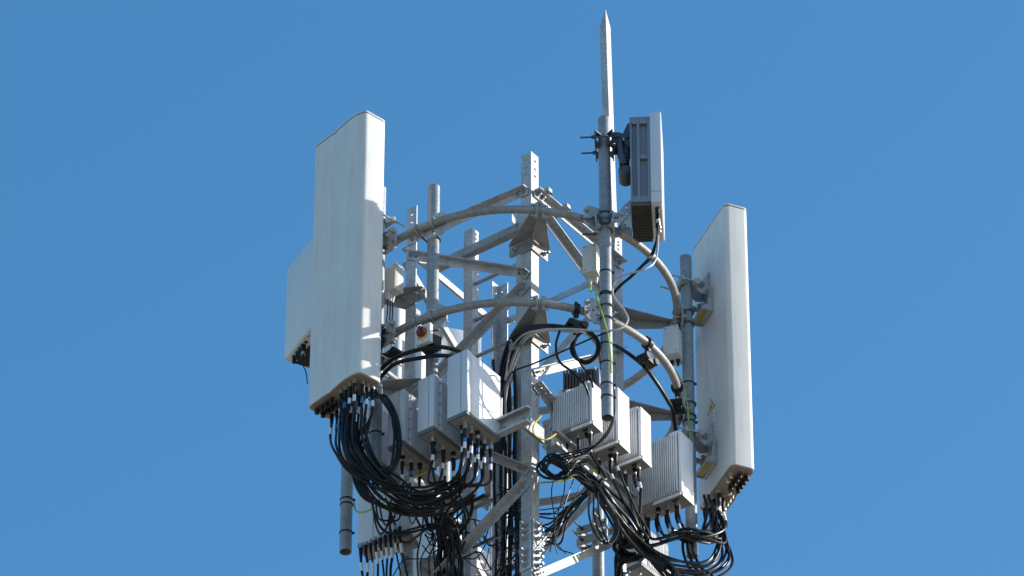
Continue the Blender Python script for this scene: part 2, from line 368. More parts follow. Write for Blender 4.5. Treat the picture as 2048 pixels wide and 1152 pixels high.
P3 = (.571, -.93); P4p = at(867, 450, -.80); P4 = (P4p.x, P4p.y); P5p = at(891, 700, 1.0); P5 = (P5p.x, P5p.y); P6p = at(1196, 1060, .9); P6 = (P6p.x, P6p.y)
pole(P1, zpx(757, 378, -.7), zpx(745, 935, -.7), .0385, 'pole close behind the big left panel antenna', [zpx(745, 800, -.7), zpx(745, 868, -.7)], off=.05, ringz=(-.772, -1.519))
pole(P4, zpx(867, 375, -.80), zpx(867, 753, -.95) + .02, .0385, 'pole with the rotary isolator switch, inside the upper rings', off=.06, inner=True, ringz=(-.772, -1.519))
pole(P3, zpx(1207, 238, -.93), zpx(1216, 836, -.93), .0375, 'pole in front of the mast holding the dark-sided small antenna', [zpx(1210, v, -.93) for v in (545, 588, 592, 690, 727, 770, 795)], off=-.06, ringz=(-.772, -1.519))
pole(P2, zpx(1372, 515, .06), zpx(1387, 1112, .06), .0375, 'pole beside the right panel antenna, wrapped with a green wire', [zpx(1380, v, .06) for v in (768, 845, 868)], ringz=(-.772, -1.519))
pole(P0, -.55, zpx(692, 1104, -.02), .0385, 'lone grey pole ending below the left panel antenna', [zpx(692, v, -.02) for v in (1000, 1010, 1066)], ringz=(-.772, -1.519))
pole(P5, zpx(891, 664, 1.0), -4.2, .0385, 'short-topped brownish pole at the back of the mast', m='galv_dull', ringz=(-.772, -1.519))
pole(P6, zpx(1196, 1022, .9), -4.6, .0385, 'low pole at the bottom with two clamp blocks')

# ------------------------------------------------------------------ panel antennas
def rounded_section(W, D, r, ripple=True):
    pts = []
    for cx, cy, a0 in ((W / 2 - r, D / 2 - r, 0), (-W / 2 + r, D / 2 - r, 90), (-W / 2 + r, -D / 2 + r, 180), (W / 2 - r, -D / 2 + r, 270)):
        for i in range(8): a = R(a0 + i * 90 / 7); pts.append((cx + r * math.cos(a), cy + r * math.sin(a)))
        if a0 == 180 and ripple:       # shallow channel along the front face
            for i in range(1, 24):
                t = i / 24; x = (-W / 2 + r) + (W - 2 * r) * t
                pts.append((x, -D / 2 - .012 * math.exp(-((t - .78) / .24) ** 2) + .006 * math.exp(-((t - .42) / .05) ** 2)))
    return pts
def offset(pts, k): return [(x * k, y * k) for x, y in pts]
PORTS = [(-.2, -.05, 0), (-.155, -.05, 0), (-.11, -.05, 0), (-.065, -.05, 0), (-.2, -.0, 0), (-.155, -.0, 0), (-.11, -.0, 0), (-.065, -.0, 0),
         (-.17, .045, 1), (-.12, .045, 1), (.03, -.05, 1), (.075, -.052, 1), (.12, -.055, 1), (.165, -.055, 1), (.19, -.01, 1), (.185, .03, 1), (.195, .065, 1), (.06, .0, 1), (.11, .0, 1), (.145, .03, 1), (.09, .05, 1), (.02, .045, 1), (.05, .03, 1), (.0, -.02, 1)]
def panel_antenna(cxy, n, zt, zb, label, pole_xy, zbr, W=.5, D=.19, flipports=False, ripple=True):
    n = V((n[0], n[1], 0)).normalized(); wv = V((-n.y, n.x, 0)); root = thing('panel_antenna', (cxy[0], cxy[1], zb), label, 'antenna', 'tall panel antennas')
    F = basis((cxy[0], cxy[1], zb), wv, -n, Z); H = zt - zb; sec = rounded_section(W, D, .034, ripple)
    mb = MB(F); mb.prism(sec, 0, H - .011); mb.build('radome', 'radome', root)
    mb = MB(F); mb.prism(offset(sec, .998), H - .011, H - .001); mb.build('cap_seam', 'radome_cap', root)
    mb = MB(F); mb.prism(offset(sec, 1.004), H - .001, H + .009); mb.build('top_cap', 'radome', root)
    mb = MB(F); mb.prism(offset(sec, .955), -.006, 0); bp = mb.build('base_plate', 'base_plate', root)
    for i in range(14):
        t = i / 14 * 2 * math.pi; q = F @ V((W * .455 * math.cos(t), D * .42 * math.sin(t), -.006)); 
        if i % 2: bolt(bp, q, -Z, .28)
    out = []
    for (x, y, c) in PORTS:
        if flipports: x = -x
        q = F @ V((x, y, -.006)); mb = MB(); mb.cyl(q, q - Z * .005, .0175, 14); mb.cyl(q - Z * .005, q - Z * .03, .0125, 12); po = mb.build('port', 'brass' if c else 'copper', root)
        if not c: mb = MB(); mb.cyl(q - Z * .014, q - Z * .045, .0165, 12, .015); mb.build('port_cap', 'rubber', po)
        else: out.append(q)
    px, py = pole_xy
    for z in zbr:       # tilt brackets between the shell and the pole
        pc = V((px, py, z)); back = V((cxy[0], cxy[1], z)) - n * (D / 2); gap = (back - pc).dot(n)
        side = (pc - back).dot(wv); base = back + wv * max(-W * .3, min(W * .3, side)); Fb = basis(base, wv, -n, Z)
        mb = MB(); mb.box((-.095, 0, -.2), (.095, .006, -.02), Fb, ch=.002); mb.box((-.05, .0, -.02), (.05, .006, .15), Fb, ch=.002)
        for s in (-1, 1):
            mb.prism([(0.006, -.2), (.085, -.2), (.085, -.185), (.04, -.15), (.03, -.02), (.006, .0)], s * .095, s * .089, basis(base, -n, Z, wv))
            mb.prism([(0.006, -.02), (.06, -.04), (gap - .055, -.02), (gap - .05, .05), (.05, .07), (0.006, .15)], s * .044, s * .05, basis(base, -n, Z, wv))
        mb.box((-.089, .0, -.2), (.089, .02, -.195), Fb); mb.box((-.089, .07, -.2), (.089, .085, -.195), Fb); mb.box((-.05, .006, .06), (.05, .012, .15), Fb)
        br = mb.build('tilt_bracket', 'galv', root)
        for s in (-1, 1): bolt(br, base - n * (gap * .45) + wv * s * .05 + Z * .02, wv * s, 1.3); bolt(br, base - n * .05 + wv * s * .095 + Z * -.06, wv * s, 1.3)
        mb = MB(); Fc = basis(pc, wv, -n, Z)
        for s, zz_ in ((-1, .03), (1, .03)):
            mb.box((-.085, s * .046, zz_ - .022), (.085, s * .062, zz_ + .022), Fc, ch=.003)
            for e in (-1, 1): mb.prism([(e * .085, s * .046), (e * .02, s * .046), (e * .046, s * .02)], zz_ - .02, zz_ + .02, Fc)
        cl = mb.build('pole_clamp', 'galv', root)
        for e in (-1, 1): mb = MB(Fc); mb.cyl((e * .07, -.1, .03), (e * .07, .15, .03), .0065, 8); mb.cyl((e * .07, .062, .03), (e * .07, .076, .03), .013, 6); mb.build('threaded_rod', 'bolt', root)
        mb = MB(); mb.box((-.07, .026, -.196), (.07, .064, -.192), Fb); mb.build('bracket_sticker', 'sticker_y', br)
    return root, F, H, out
n1 = (-.747, -.665); pan1, F1, H1, ports1 = panel_antenna((-1.052, -.853), n1, 0.0, -2.105, 'large pale panel antenna at the left, cable harness hanging below it', P1, (-.62, -1.75))
n2 = (.926, .378); pan2, F2, H2, ports2 = panel_antenna((1.338, .112), n2, 0.005, -2.105, 'large pale panel antenna at the right, seen from behind with warning stickers', P2, (-.53, -1.76), flipports=False, W=.535, D=.165)
# warning stickers on the back of the right panel
def sticker(F, pts, d0, d1, m, parent, name): mb = MB(F); mb.prism(pts, d0, d1); return mb.build(name, m, parent)
_n2 = V((n2[0], n2[1], 0)).normalized(); _w2 = V((-_n2.y, _n2.x, 0)); _b = V((1.338, .112, 0)) - _n2 * .0825
q = at(1421, 815, (_b).y); tloc = (V((q.x, q.y, 0)) - _b).dot(_w2)
Fs = basis(_b + _w2 * .02 + Z * (zpx(1420, 806, .07)), -_w2, Z, -_n2) @ Matrix.Scale(.76, 4)
tri = [(-.075, -.055), (.075, -.055), (0, .075)]
st = sticker(Fs, tri, 0.0005, .0015, 'ink', pan2, 'warning_triangle'); sticker(Fs, [(x * .84, y * .84 - .002) for x, y in tri], .0016, .0024, 'yellow', st, 'triangle_face')
mb = MB(Fs)
for a in (0, 40, 80, 120, 160): mb.box((-.022, -.002, .0026), (.022, .002, .0032), Matrix.Translation((0, -.012, 0)) @ Matrix.Rotation(R(a), 4, 'Z'))
mb.build('hazard_symbol', 'ink', st)
sn = sticker(Fs, [(-.07, -.30), (.07, -.30), (.07, -.07), (-.07, -.07)], .0005, .0015, 'paper', pan2, 'notice_sticker')
mb = MB(Fs)
for i in range(9):
    y = -.092 - i * .021; mb.box((-.055, y, .0017), (.055 - random.random() * .04, y + .005, .0023))
mb.build('small_print', 'skirt', sn); mb = MB(Fs); mb.cyl((-.045, -.283, .0017), (-.045, -.283, .0025), .009, 14); mb.build('red_dot', 'red', sn)
# third panel, at the far side of the mast
pan3, F3, H3, ports3 = panel_antenna((P5[0] - .28, P5[1] - .02), (-.9, .43), zpx(800, 648, .98), zpx(800, 648, .98) - 1.36, 'panel antenna at the back, seen in slivers behind the left leg', P5, (-1.9,), ripple=False)

# ------------------------------------------------------------------ small active antennas
def active_antenna(c, n, zt, label, pole_xy, H=.745, W=.4, shell='cover'):
    n = V((n[0], n[1], 0)).normalized(); wv = V((-n.y, n.x, 0)); zb = zt - H
    root = thing('active_antenna', (c[0], c[1], zb), label, 'antenna', 'short box antennas with cooling fins')
    F = basis((c[0], c[1], zb), wv, -n, Z)        # x width, y to the rear, z up
    D0, D1, DR = -.095, -.022, .105                # radome front, radome rear, body rear
    mb = MB(F); mb.box((-W / 2, D0, .0), (W / 2, D1, H), ch=.008); mb.build('radome', shell, root)
    mb = MB(F); mb.box((-W / 2 - .0015, D0 + .006, .085), (W / 2 + .0015, D1 - .002, .0875)); mb.build('radome_seam', 'radome_cap', root)
    mb = MB(F); hw = W / 2 - .01
    dp = .026; mb.box((-hw + dp, D1, .015), (hw - dp, DR, H - .03))
    for s in (-1, 1):     # ribbed flanks with recessed pockets
        for a, b in ((D1, D1 + .018), (D1 + .066, D1 + .084), (DR - .012, DR)): mb.box((s * (hw - dp), a, .015), (s * hw, b, H - .03), ch=.003)
        for z0, z1 in ((.015, .065), (.37, .40), (H - .085, H - .03)): mb.box((s * (hw - dp), D1 + .0181, z0), (s * (hw - .001), D1 + .0659, z1), ch=.002)
        for z0, z1 in ((.015, .065), (H - .085, H - .03)): mb.box((s * (hw - dp), D1 + .0841, z0), (s * (hw - .001), DR - .0121, z1), ch=.002)
    mb.build('body', 'heat', root)
    mb = MB(F)
    for i in range(24): x = -hw + .01 + i * (2 * hw - .02) / 23.; mb.box((x - .0025, D1 + .004, -.012), (x + .0025, DR, .0149))
    mb.build('cooling_fins', 'fin_dark', root)
    mb = MB(F); mb.box((-hw + .005, D0 + .006, -.012), (hw - .005, D1 - .002, -.0005), ch=.003); cp = mb.build('connector_panel', 'beige', root)
    pp = []
    for x, y, r, m_ in ((.02, -.06, .012, 'hole'), (-.02, -.06, .018, 'rubber'), (-.06, -.062, .015, 'rubber'), (-.1, -.06, .015, 'rubber'), (-.15, -.06, .014, 'rubber')):
        q = F @ V((x, y, -.012)); mb = MB(); mb.cyl(q, q - Z * (.05 if m_ == 'rubber' else .004), r, 14); mb.build('port', m_, cp); pp.append(q - Z * .05)
    mb = MB(F)
    for x, y, a, b in ((.07, -.075, .02, .006), (.09, -.06, .012, .006), (.065, -.05, .018, .004), (.115, -.07, .006, .012), (.135, -.055, .012, .004), (.05, -.085, .008, .003)): mb.box((x, y, -.0128), (x + a, y + b, -.0121))
    mb.build('panel_marking', 'ink', cp)
    return root, F, pp
pa = V((.847, -.905)); naa = (.998, -.06)
aau, FA, portsA = active_antenna(pa, naa, -.014, 'short grey antenna with ribbed dark side, top of the front pole', P3)
# brackets from the front pole to this antenna
def aau_arms(root, F, pole_xy, zu, zl):
    c = F.translation; n = -F.col[1].to_3d(); wv = F.col[0].to_3d(); pc = V((pole_xy[0], pole_xy[1], 0)); gap = (V((c.x, c.y, 0)) - pc).dot(n) - .105
    for z, up_ in ((zu, True), (zl, False)):
        o = V((pole_xy[0], pole_xy[1], z)); Fc = basis(o, wv, n, Z); mb = MB(Fc)
        for s in (-1, 1):
            mb.prism([(-.11, -.06), (.11, -.06), (.11, .0), (.085, .045), (-.085, .045), (-.11, .0)], s * .05, s * .058, basis((0, 0, 0), (1, 0, 0), (0, 0, 1), (0, -1, 0)) )
            for e in (-1, 1): mb.prism([(e * .09, s * .05), (e * .02, s * .05), (e * .048, s * .018)], -.055, -.045, Matrix()); mb.prism([(e * .09, s * .05), (e * .02, s * .05), (e * .048, s * .018)], .03, .04, Matrix())
        b = mb.build('pole_clamp', 'dark_steel' if up_ else 'galv', root)
        for e in (-1, 1):
            mb = MB(Fc); dz = -.01; mb.cyl((e * .078, -.15, dz), (e * .078, .09, dz), .006, 8); mb.cyl((e * .078, -.078, dz), (e * .078, -.06, dz), .013, 6); mb.build('threaded_rod', 'dark_steel', root)
        mb = MB(Fc)
        if up_:
            q0, q1, q2 = V((0, .095, .0)), V((0, .127, -.22)), V((0, gap - .02, -.01))
            for s in (-1, 1):
                mb.prism([(.058, -.05), (.12, -.035), (.13, .02), (.1, .035), (.058, .04)], s * .055, s * .062, basis((0, 0, 0), (0, 1, 0), (0, 0, 1), (1, 0, 0)))
                mb.prism([(gap + .0, -.1), (gap - .035, -.06), (gap - .045, .03), (gap - .02, .1), (gap + .0, .12)], s * .055, s * .062, basis((0, 0, 0), (0, 1, 0), (0, 0, 1), (1, 0, 0)))
                mb.sweep([q0 + V((s * .04, 0, 0)), (q0 + q1) / 2 + V((s * .045, 0, 0)), q1 + V((s * .04, 0, 0))], [.027, .022, .03], 12)
                mb.sweep([q2 + V((s * .02, 0, 0)), (q2 + q1) / 2 + V((s * .026, 0, 0)), q1 + V((s * .02, 0, 0))], [.027, .022, .03], 12)
            for q in (q0, q1, q2): mb.cyl(q + V((-.075, 0, 0)), q + V((.075, 0, 0)), .013, 10)
            mb.lathe([(.028, -.07), (.043, -.055), (.043, .055), (.028, .07)], axis_frame(q1 + V((0, .005, -.055)), (1, 0, 0)), 20)
            mb.build('scissor_arm', 'dark_steel', root)
        else:
            for s in (-1, 1):
                mb.prism([(.056, -.05), (gap - .06, -.04), (gap - .03, .0), (gap - .04, .055), (.08, .03), (.056, .04)], s * .07, s * .077, basis((0, 0, 0), (0, 1, 0), (0, 0, 1), (1, 0, 0)))
                mb.plate([(gap + .0, -.09), (gap - .03, -.05), (gap - .085, -.02), (gap - .085, .03), (gap - .05, .1), (gap + .0, .15)], [(gap - .03, .085, .012), (gap - .03, .03, .01)], s * .055, s * .062, basis((0, 0, 0), (0, 1, 0), (0, 0, 1), (1, 0, 0)))
            mb.cyl((-.09, gap - .06, .015), (.09, gap - .06, .015), .014, 12); mb.build('hinge_arm', 'galv', root)
aau_arms(aau, FA, P3, -.13, -.80)
na = V((-.885, -.465)); ca = V(P0) + na * .275
aauL, FL_, portsL = active_antenna(ca + V((.465, -.885)) * .03, na, zpx(597, 503, -.2), 'short flat antenna peeking out behind the left panel', P0, W=.46, shell='greybox')
aau_arms(aauL, FL_, P0, -.9, -1.5)

# ------------------------------------------------------------------ radio units
RAD = {}
def radio(u, v, y, H, Wb, Wn, b, n, label, fins=22, kind='left', smooth=False, group='radio units in the row', H_front=None, ncon=6, dark=False):
    """u, v, y: lower end of the near vertical edge; b runs along the broad finned face, n along the narrow face"""
    c = at(u, v, y); b = V((b[0], b[1], 0)).normalized(); n = V((n[0], n[1], 0)).normalized()
    root = thing('radio_unit', c, label, 'radio unit', group); F = basis(c, b, n, Z); ports = []
    if kind == 'left':       # smooth end cover towards the viewer, finely ribbed broad face
        mb = MB(F); mb.box((.0, .0, .0), (.055, Wn, H), ch=.005); ec = mb.build('end_cover', 'cover', root); mb = MB(F); mb.box((-.0012, Wn * .30, .004), (.003, Wn * .30 + .003, H - .004)); mb.build('cover_seam', 'radome_cap', ec)
        mb = MB(F); mb.box((.057, .004, .0), (Wb, Wn - .004, H - .004), ch=.004); mb.build('body', 'white' if smooth else 'cast', root)
        if not smooth:
            mb = MB(F)
            for i in range(fins): x = .075 + i * (Wb - .09) / (fins - 1); mb.box((x - .0016, -.004, .004), (x + .0016, .0045, H - .008))
            mb.build('cooling_fins', 'cast', root)
            for i in range(5):
                bolt(root, F @ V((.064, .0035, .04 + i * (H - .08) / 4)), -n, .35)
        mb = MB(F); mb.box((.004, .003, -.026), (Wb - .002, Wn - .003, -.0005)); 
        mb.build('skirt', 'skirt', root)
        mb = MB(F); mb.box((.016, .014, -.03), (Wb - .015, Wn - .014, -.0265)); up = mb.build('connector_plate', 'underside', root); zc = -.03
    else:                    # deep rounded fins on the broad face, smooth white end
        mb = MB(F); mb.box((0, .03, .012), (Wb, Wn, H), ch=.006); mb.box((0, .0, .018), (.022, .029, H), ch=.004); mb.build('body', 'heat' if dark else 'white', root)
        mb = MB(F); prof = [(.031, .02), (.004, .022), (-.006, .03), (-.012, .045), (-.012, H - .012), (.031, H - .012)]
        for i in range(fins):
            x = .032 + i * (Wb - .042) / (fins - 1); fw = (Wb - .042) / (fins - 1) * .31; mb.prism(prof, x - fw, x + fw, basis((0, 0, 0), (0, 1, 0), (0, 0, 1), (1, 0, 0)))
        mb.build('cooling_fins', 'fin_dark' if dark else 'cast', root)
        mb = MB(F); mb.box((.024, -.004, H - .012), (.09, .05, H + .012), ch=.004); mb.build('lifting_lug', 'cast', root); mb = MB(F); mb.box((Wb * .6, -.002, H - .012), (Wb * .6 + .03, .03, H + .01), ch=.004); mb.build('lifting_lug', 'cast', root)
        for q in ((.45, .62), (.55, .62), (.45, .3), (.55, .3)):
            p = F @ V((Wb * q[0], -.0125, H * q[1])); mb = MB(); mb.lathe([(.006, 0), (.011, 0), (.011, .004), (.006, .004)], axis_frame(p, -n), 12, closed=True); mb.build('screw_boss', 'white', root)
        mb = MB(F); mb.box((.008, .004, -.0), (Wb - .01, Wn - .004, .0115)); up = mb.build('connector_plate', 'underside', root); zc = 0.
        mb = MB(F); mb.box((-.002, .012, -.012), (.0015, Wn - .004, .01)); mb.box((.01, -.002, -.008), (Wb * .55, .003, .014)); mb.build('plate_lip', 'white', root)
        mb = MB(F); mb.box((.05, .03, -.0015), (.1, .055, -.0003)); mb.build('rating_label', 'ink', up)
    for i in range(ncon):
        x = Wb * (.16 + .76 * i / max(1, ncon - 1)); y_ = Wn * (.5 + (.16 if i % 2 else -.12)); q = F @ V((x, y_, zc))
        mb = MB(); big = i % 3 == 1
        mb.cyl(q, q - Z * .008, .016 if big else .013, 14); mb.cyl(q - Z * .008, q - Z * .032, .013 if big else .0105, 12); mb.build('port', 'rubber' if big else 'brass', up); ports.append(q - Z * .02)
    # mounting foot towards the mast
    mb = MB(F); mb.box((Wb + .0005, Wn * .2, H * .25), (Wb + .03, Wn * .8, H * .75), ch=.004); mb.box((Wb + .03, Wn * .1, H * .3), (Wb + .036, Wn * .9, H * .7)); mb.build('mounting_foot', 'cast', root)
    return root, F, ports
bL, nL = (.6, .8), (-.8, .6); bR, nR = (-.833, .553), (.553, .833)
_, FL3, pL3 = radio(934, 819, -1.11, .475, .345, .155, bL, nL, 'radio unit with a smooth sunlit white side, shadows across it', smooth=True, ncon=9)
_, FL2, pL2 = radio(867, 850, -.95, .405, .345, .125, bL, nL, 'ribbed grey radio unit left of the smooth sunlit one', ncon=6)
_, FL1, pL1 = radio(806.7, 879, -.79, .40, .345, .125, bL, nL, 'ribbed grey radio unit third from the mast leg, beside the coiled cables', ncon=7)
_, FL0, pL0 = radio(747, 908, -.50, .405, .345, .125, bL, nL, 'radio unit half hidden behind the coiled cables and the left pole', ncon=6)
_, FR1, pR1 = radio(1184.5, 844, -.72, .325, .285, .12, bR, nR, 'small finned radio unit beside the front mast leg', kind='right', fins=19, ncon=6)
mb = MB(FR1); mb.box((.327, .02, -.01), (.375, .10, .16), ch=.004)
for i in range(4): mb.box((.332 + i * .0115, .008, .0), (.336 + i * .0115, .0199, .15))
mb.box((.322, .012, -.03), (.38, .108, -.0105)); mb.box((.322, .012, .1605), (.38, .108, .175)); mb.build('mounting_block', 'cast', _)
_, FR2, pR2 = radio(1237, 883, -.55, .43, .33, .135, bR, nR, 'finned radio unit behind the lower end of the front pole', kind='right', fins=20, ncon=5)
_, FR3, pR3 = radio(1283, 914, -.36, .40, .32, .12, bR, nR, 'slim finned radio unit, third from the front mast leg', kind='right', fins=20, ncon=6)
_, FR4, pR4 = radio(1364, 986, -.2, .49, .39, .145, bR, nR, 'largest finned radio unit, beside the right panel pole', kind='right', fins=23, ncon=9)
_, FB1, pB1 = radio(714, 1088, -.1, .40, .16, .36, (.4, .9), (.9, -.4), 'pale radio unit at the bottom left with a row of cables', kind='left', fins=10, ncon=4, smooth=True, group='lower radio units')
_, FB2, pB2 = radio(1283, 1122, .3, .30, .30, .13, (.6, .8), (-.8, .6), 'sunlit ribbed radio unit at the bottom right under the cables', kind='left', fins=14, ncon=4, group='lower radio units')
_, FB3, pB3 = radio(1200, 870, .62, .55, .24, .14, (-.99, .1), (.1, .99), 'dark finned radio unit at the back, behind the mast', kind='right', fins=11, ncon=3, dark=True, group='rear radio units')
_, FB4, pB4 = radio(962, 868, .86, .84, .23, .16, (-.955, -.296), (-.296, .955), 'white radio unit at the back beside the brownish pole', kind='left', smooth=True, ncon=3, group='rear radio units')
_, FB5, pB5 = radio(872, 1106, .5, .42, .33, .14, bL, nL, 'white radio unit low at the back, seen through the cables left of the ladder', smooth=True, ncon=4, group='rear radio units')
_, FB6, pB6 = radio(836, 1150, .62, .40, .33, .13, bL, nL, 'ribbed grey radio unit low at the back, behind the bottom of the left leg', ncon=4, group='rear radio units')
_, FB7, pB7 = radio(955, 1128, .70, .16, .14, .08, bL, nL, 'small white unit low at the back, just left of the ladder cables', smooth=True, ncon=2, group='rear radio units')
# the rails the radio units stand on
def rail(p0, p1, label, h=.1, d=.045, arm=.07):
    p0, p1 = V(p0), V(p1); u = (p1 - p0).normalized(); o = V((u.y, -u.x, 0))
    if o.dot(p0 + p1) < 0: o = -o
    root = thing('equipment_rail', p0, label, 'rail', 'rails behind the radio units'); F = basis(p0, u, o, Z); L = (p1 - p0).length
    mb = MB(F); mb.prism([(0, -h / 2), (d, -h / 2), (d, -h / 2 + .018), (.006, -h / 2 + .006), (.006, h / 2 - .006), (d, h / 2 - .018), (d, h / 2), (0, h / 2)], 0, L, basis((0, 0, 0), (0, 1, 0), (0, 0, 1), (1, 0, 0)))
    r_ = mb.build('channel', 'galv', root)
    for i in range(7): bolt(r_, F @ V((L * (.05 + .15 * i), .006, 0)), o, .6)
    for x in (L * .08, L * .9): mb = MB(F); mb.box((x - .03, -arm, -h * .5), (x - .022, -.0005, h * .35)); mb.box((x - .0219, -arm, -h * .5), (x - .008, -.0005, -h * .43)); mb.build('rail_bracket', 'galv_dull', root)
    return root
q = at(1060, 833, -.965); d_ = V((-.8, .6, 0)); rail(q + d_ * -.01, q + d_ * .98, 'ribbed aluminium rail behind the left row of radio units', .125, arm=.2)
q = at(1092, 862, -.74); d_ = V((.593, .805, 0)); rail(q + V((.03, .05, -.02)), q + V((.03, .05, -.02)) + d_ * 1.0, 'rail behind the right row of radio units', .12)

# ------------------------------------------------------------------ small boxes
def small_box(c, n, dims, label, name, m='beige', glands=2, lid=True):
    n = V((n[0], n[1], 0)).normalized(); wv = V((-n.y, n.x, 0)); W, D, H = dims; root = thing(name, c, label, 'junction box', 'small boxes on the poles'); F = basis(c, wv, -n, Z)
    mb = MB(F); mb.box((-W / 2, -D * .15, 0), (W / 2, D * .85, H), ch=.004); mb.build('case', m, root)
    mb = MB(F); mb.box((-W / 2 - .003, -D * .4, -.003), (W / 2 + .003, -D * .16, H + .003), ch=.004); lidm = mb.build('lid', m, root)
    for sx in (-1, 1):
        for z in (.014, H - .014): bolt(lidm, F @ V((sx * (W / 2 - .012), -D * .4, z)), n, .3)
    gp = []
    for i in range(glands):
        x = (i - (glands - 1) / 2) * W / (glands + .3); q = F @ V((x, D * .35, 0)); mb = MB(); mb.cyl(q, q - Z * .018, .013, 6); mb.cyl(q - Z * .018, q - Z * .05, .011, 12, .006); mb.build('cable_gland', 'greybox' if m == 'beige' else 'rubber', root); gp.append(q - Z * .045)
    return root, F, gp
_, _, gB1 = small_box(at(789, 585, -.63), (.74, -.67), (.075, .10, .20), 'weathered beige junction box beside the left panel pole', 'junction_box', glands=3)
_, _, gB2 = small_box(at(1183, 549, -.80), (-.35, -.94), (.09, .1, .21), 'cream box behind the front pole with a green wire', 'junction_box', glands=2)
_, _, gB3 = small_box(at(1346, 714, .0), (-.35, -.94), (.095, .11, .22), 'light grey box on the pole beside the right panel', 'junction_box', m='greybox', glands=2)
iso = thing('isolator_switch', at(846, 682, -1.0), 'white switch box with a red rotary knob on orange', 'switch')
n_ = V((-.55, -.835, 0)); w_ = V((.835, -.55, 0)); F = basis(at(845, 686, -1.0), w_, -n_, Z)
mb = MB(F); mb.box((-.055, -.0, 0), (.055, .035, .145), ch=.004); fr_ = mb.build('front_cover', 'greybox', iso)
mb = MB(F); mb.box((-.055, .0355, .002), (.055, .13, .143), ch=.004); mb.build('case', 'rubber', iso)
mb = MB(F); mb.box((-.034, -.003, .036), (.034, -.0004, .116), ch=.0008); mb.build('orange_plate', 'orange', iso)
kn = F @ V((-.003, -.003, .082)); mb = MB(); mb.lathe([(.034, 0), (.034, .014), (.028, .024), (.01, .025)], axis_frame(kn, n_), 22); mb.box((-.011, -.04, .05), (.005, -.012, .114), F, ch=.003); mb.build('knob', 'red', iso)
q = F @ V((0, -.0005, .018)); mb = MB(); mb.cyl(q, q + n_ * .002, .004, 8); mb.build('cover_screw', 'ink', iso)

# ------------------------------------------------------------------ cables
def cable(pts, r, label, name='jumper_cable', m='black', group=None, start=None, end=None, k=8, n=8, sleeve=None, cat='cable', boot=.085):
    if m == 'black' and random.random() < .13: m = 'dusty'
    P = crom(pts, k); r *= random.uniform(.94, 1.06); root = MB(); root.sweep(P, r, n); o = root.build(name, m, loc=V(pts[0])); tag(o, label, cat, group)
    def fit(i0, sgn):
        p = P[i0]; q = P[i0 + sgn * max(1, k // 2)]; d = (q - p).normalized()
        mb = MB(); mb.cyl(p, p + d * .03, .0125, 12); mb.cyl(p + d * .012, p + d * .022, .0145, 6); mb.build('connector', 'brass', o)
        mb = MB(); acc = 0; i = i0; pl = [p + d * .026]; L = boot
        while acc < L and 0 <= i + sgn < len(P): acc += (P[i + sgn] - P[i]).length; i += sgn; pl.append(P[i]) if acc > .04 else None
        if len(pl) > 1: mb.sweep(pl, [r + .0055 - .004 * t / (len(pl) - 1) for t in range(len(pl))], 10); mb.build('boot', 'rubber', o)
    if start: fit(0, 1)
    if end: fit(len(P) - 1, -1)
    for s in (sleeve or ()):
        a, L, mm = s; acc = 0; pl = []; rng = range(len(P) - 1) if a >= 0 else range(len(P) - 1, 0, -1); st = 1 if a >= 0 else -1; aa = abs(a)
        for i in rng:
            seg = (P[i + st] - P[i]); l = seg.length
            for t in (0, .5):
                s_ = acc + l * t
                if aa <= s_ <= aa + L: pl.append(P[i] + seg * t)
            acc += l
        if len(pl) > 1: mb = MB(); mb.sweep(pl, r + .0022, 10); mb.build('marker_sleeve' if mm == 'tape' else 'colour_band', mm, o)
    return o
rnd = random.uniform
def J(p, s=.012): return V(p) + V((rnd(-s, s), rnd(-s, s), rnd(-s, s)))
gL = 'black cables looping from the left panel to the radio units'
# left harness: panel ports -> down -> sweep right -> radio unit ports
ends = [q - Z * .012 for q in pL3[:9]] + [pL2[0], pL2[2], pL2[4], pL1[2]]
pl = sorted(ports1, key=lambda q: q.x)
for i, p in enumerate(pl):
    e = ends[len(ends) - 1 - i] if i < len(ends) else ends[i % len(ends)]
    t = i / (len(pl) - 1); o_ = rnd(-1, 1); dy = rnd(-.05, .05)
    mid = [J(at(672 + 62 * t, 905 - 40 * t + 8 * o_, -.93 + dy)), J(at(704 + 52 * t + 6 * o_, 948 - 25 * t + 8 * o_, -.9 + dy)), J(at(764 + 34 * t, 982 - 8 * t + 17 * o_, -.88 + dy)),
           J(at(838, 1002 + 19 * o_, -.88 + dy), .03), J(at(900 + 14 * o_, 984 + 20 * o_, -.86 + dy), .02)]
    ev = V(e); mid += [V((ev.x - .02, ev.y - .02, ev.z - .30 - rnd(0, .05))), ev - Z * .16]
    cable([p - Z * .0, p - Z * .09] + [J(p - Z * rnd(.17, .22), .008)] + mid + [ev], .0086, 'black cable sweeping from the left panel to the left radio units', group=gL, start=True, end=True,
          sleeve=[(.115, .055, 'blue' if i % 3 == 1 else 'tape')] + ([(-.12, .06, 'tape')] if i % 4 else [(-.09, .04, 'blue'), (-.14, .05, 'tape')]))
# the coil beside the left pole
for i in range(7):
    d = i * 4.2; y = -.80 - .012 * i; j = lambda k=4: rnd(-k, k)
    cable([at(728 + i * 2.4, 778, -.9), at(742 + d * .4, 790 - d * .3 + j(), y), at(770 + d * .5 + j(), 792 + d * 1.5 + j(), y), at(796 - d * .3 + j(), 838 + d, y), at(802 - d * .45 + j(), 900 + d * .2, y), at(789 - d * .5 + j(), 946 - d * .5 + j(), y), at(757 + j(), 960 - d * 1.2 + j(), y),
           at(725 - d * .3 + j(), 930 - d, y), at(705 - d * .4, 870, y - .02), at(697 - d * .8, 800, -.93)], rnd(.0078, .009), 'black cable coiled beside the left pole', group='coiled cables beside the left pole')
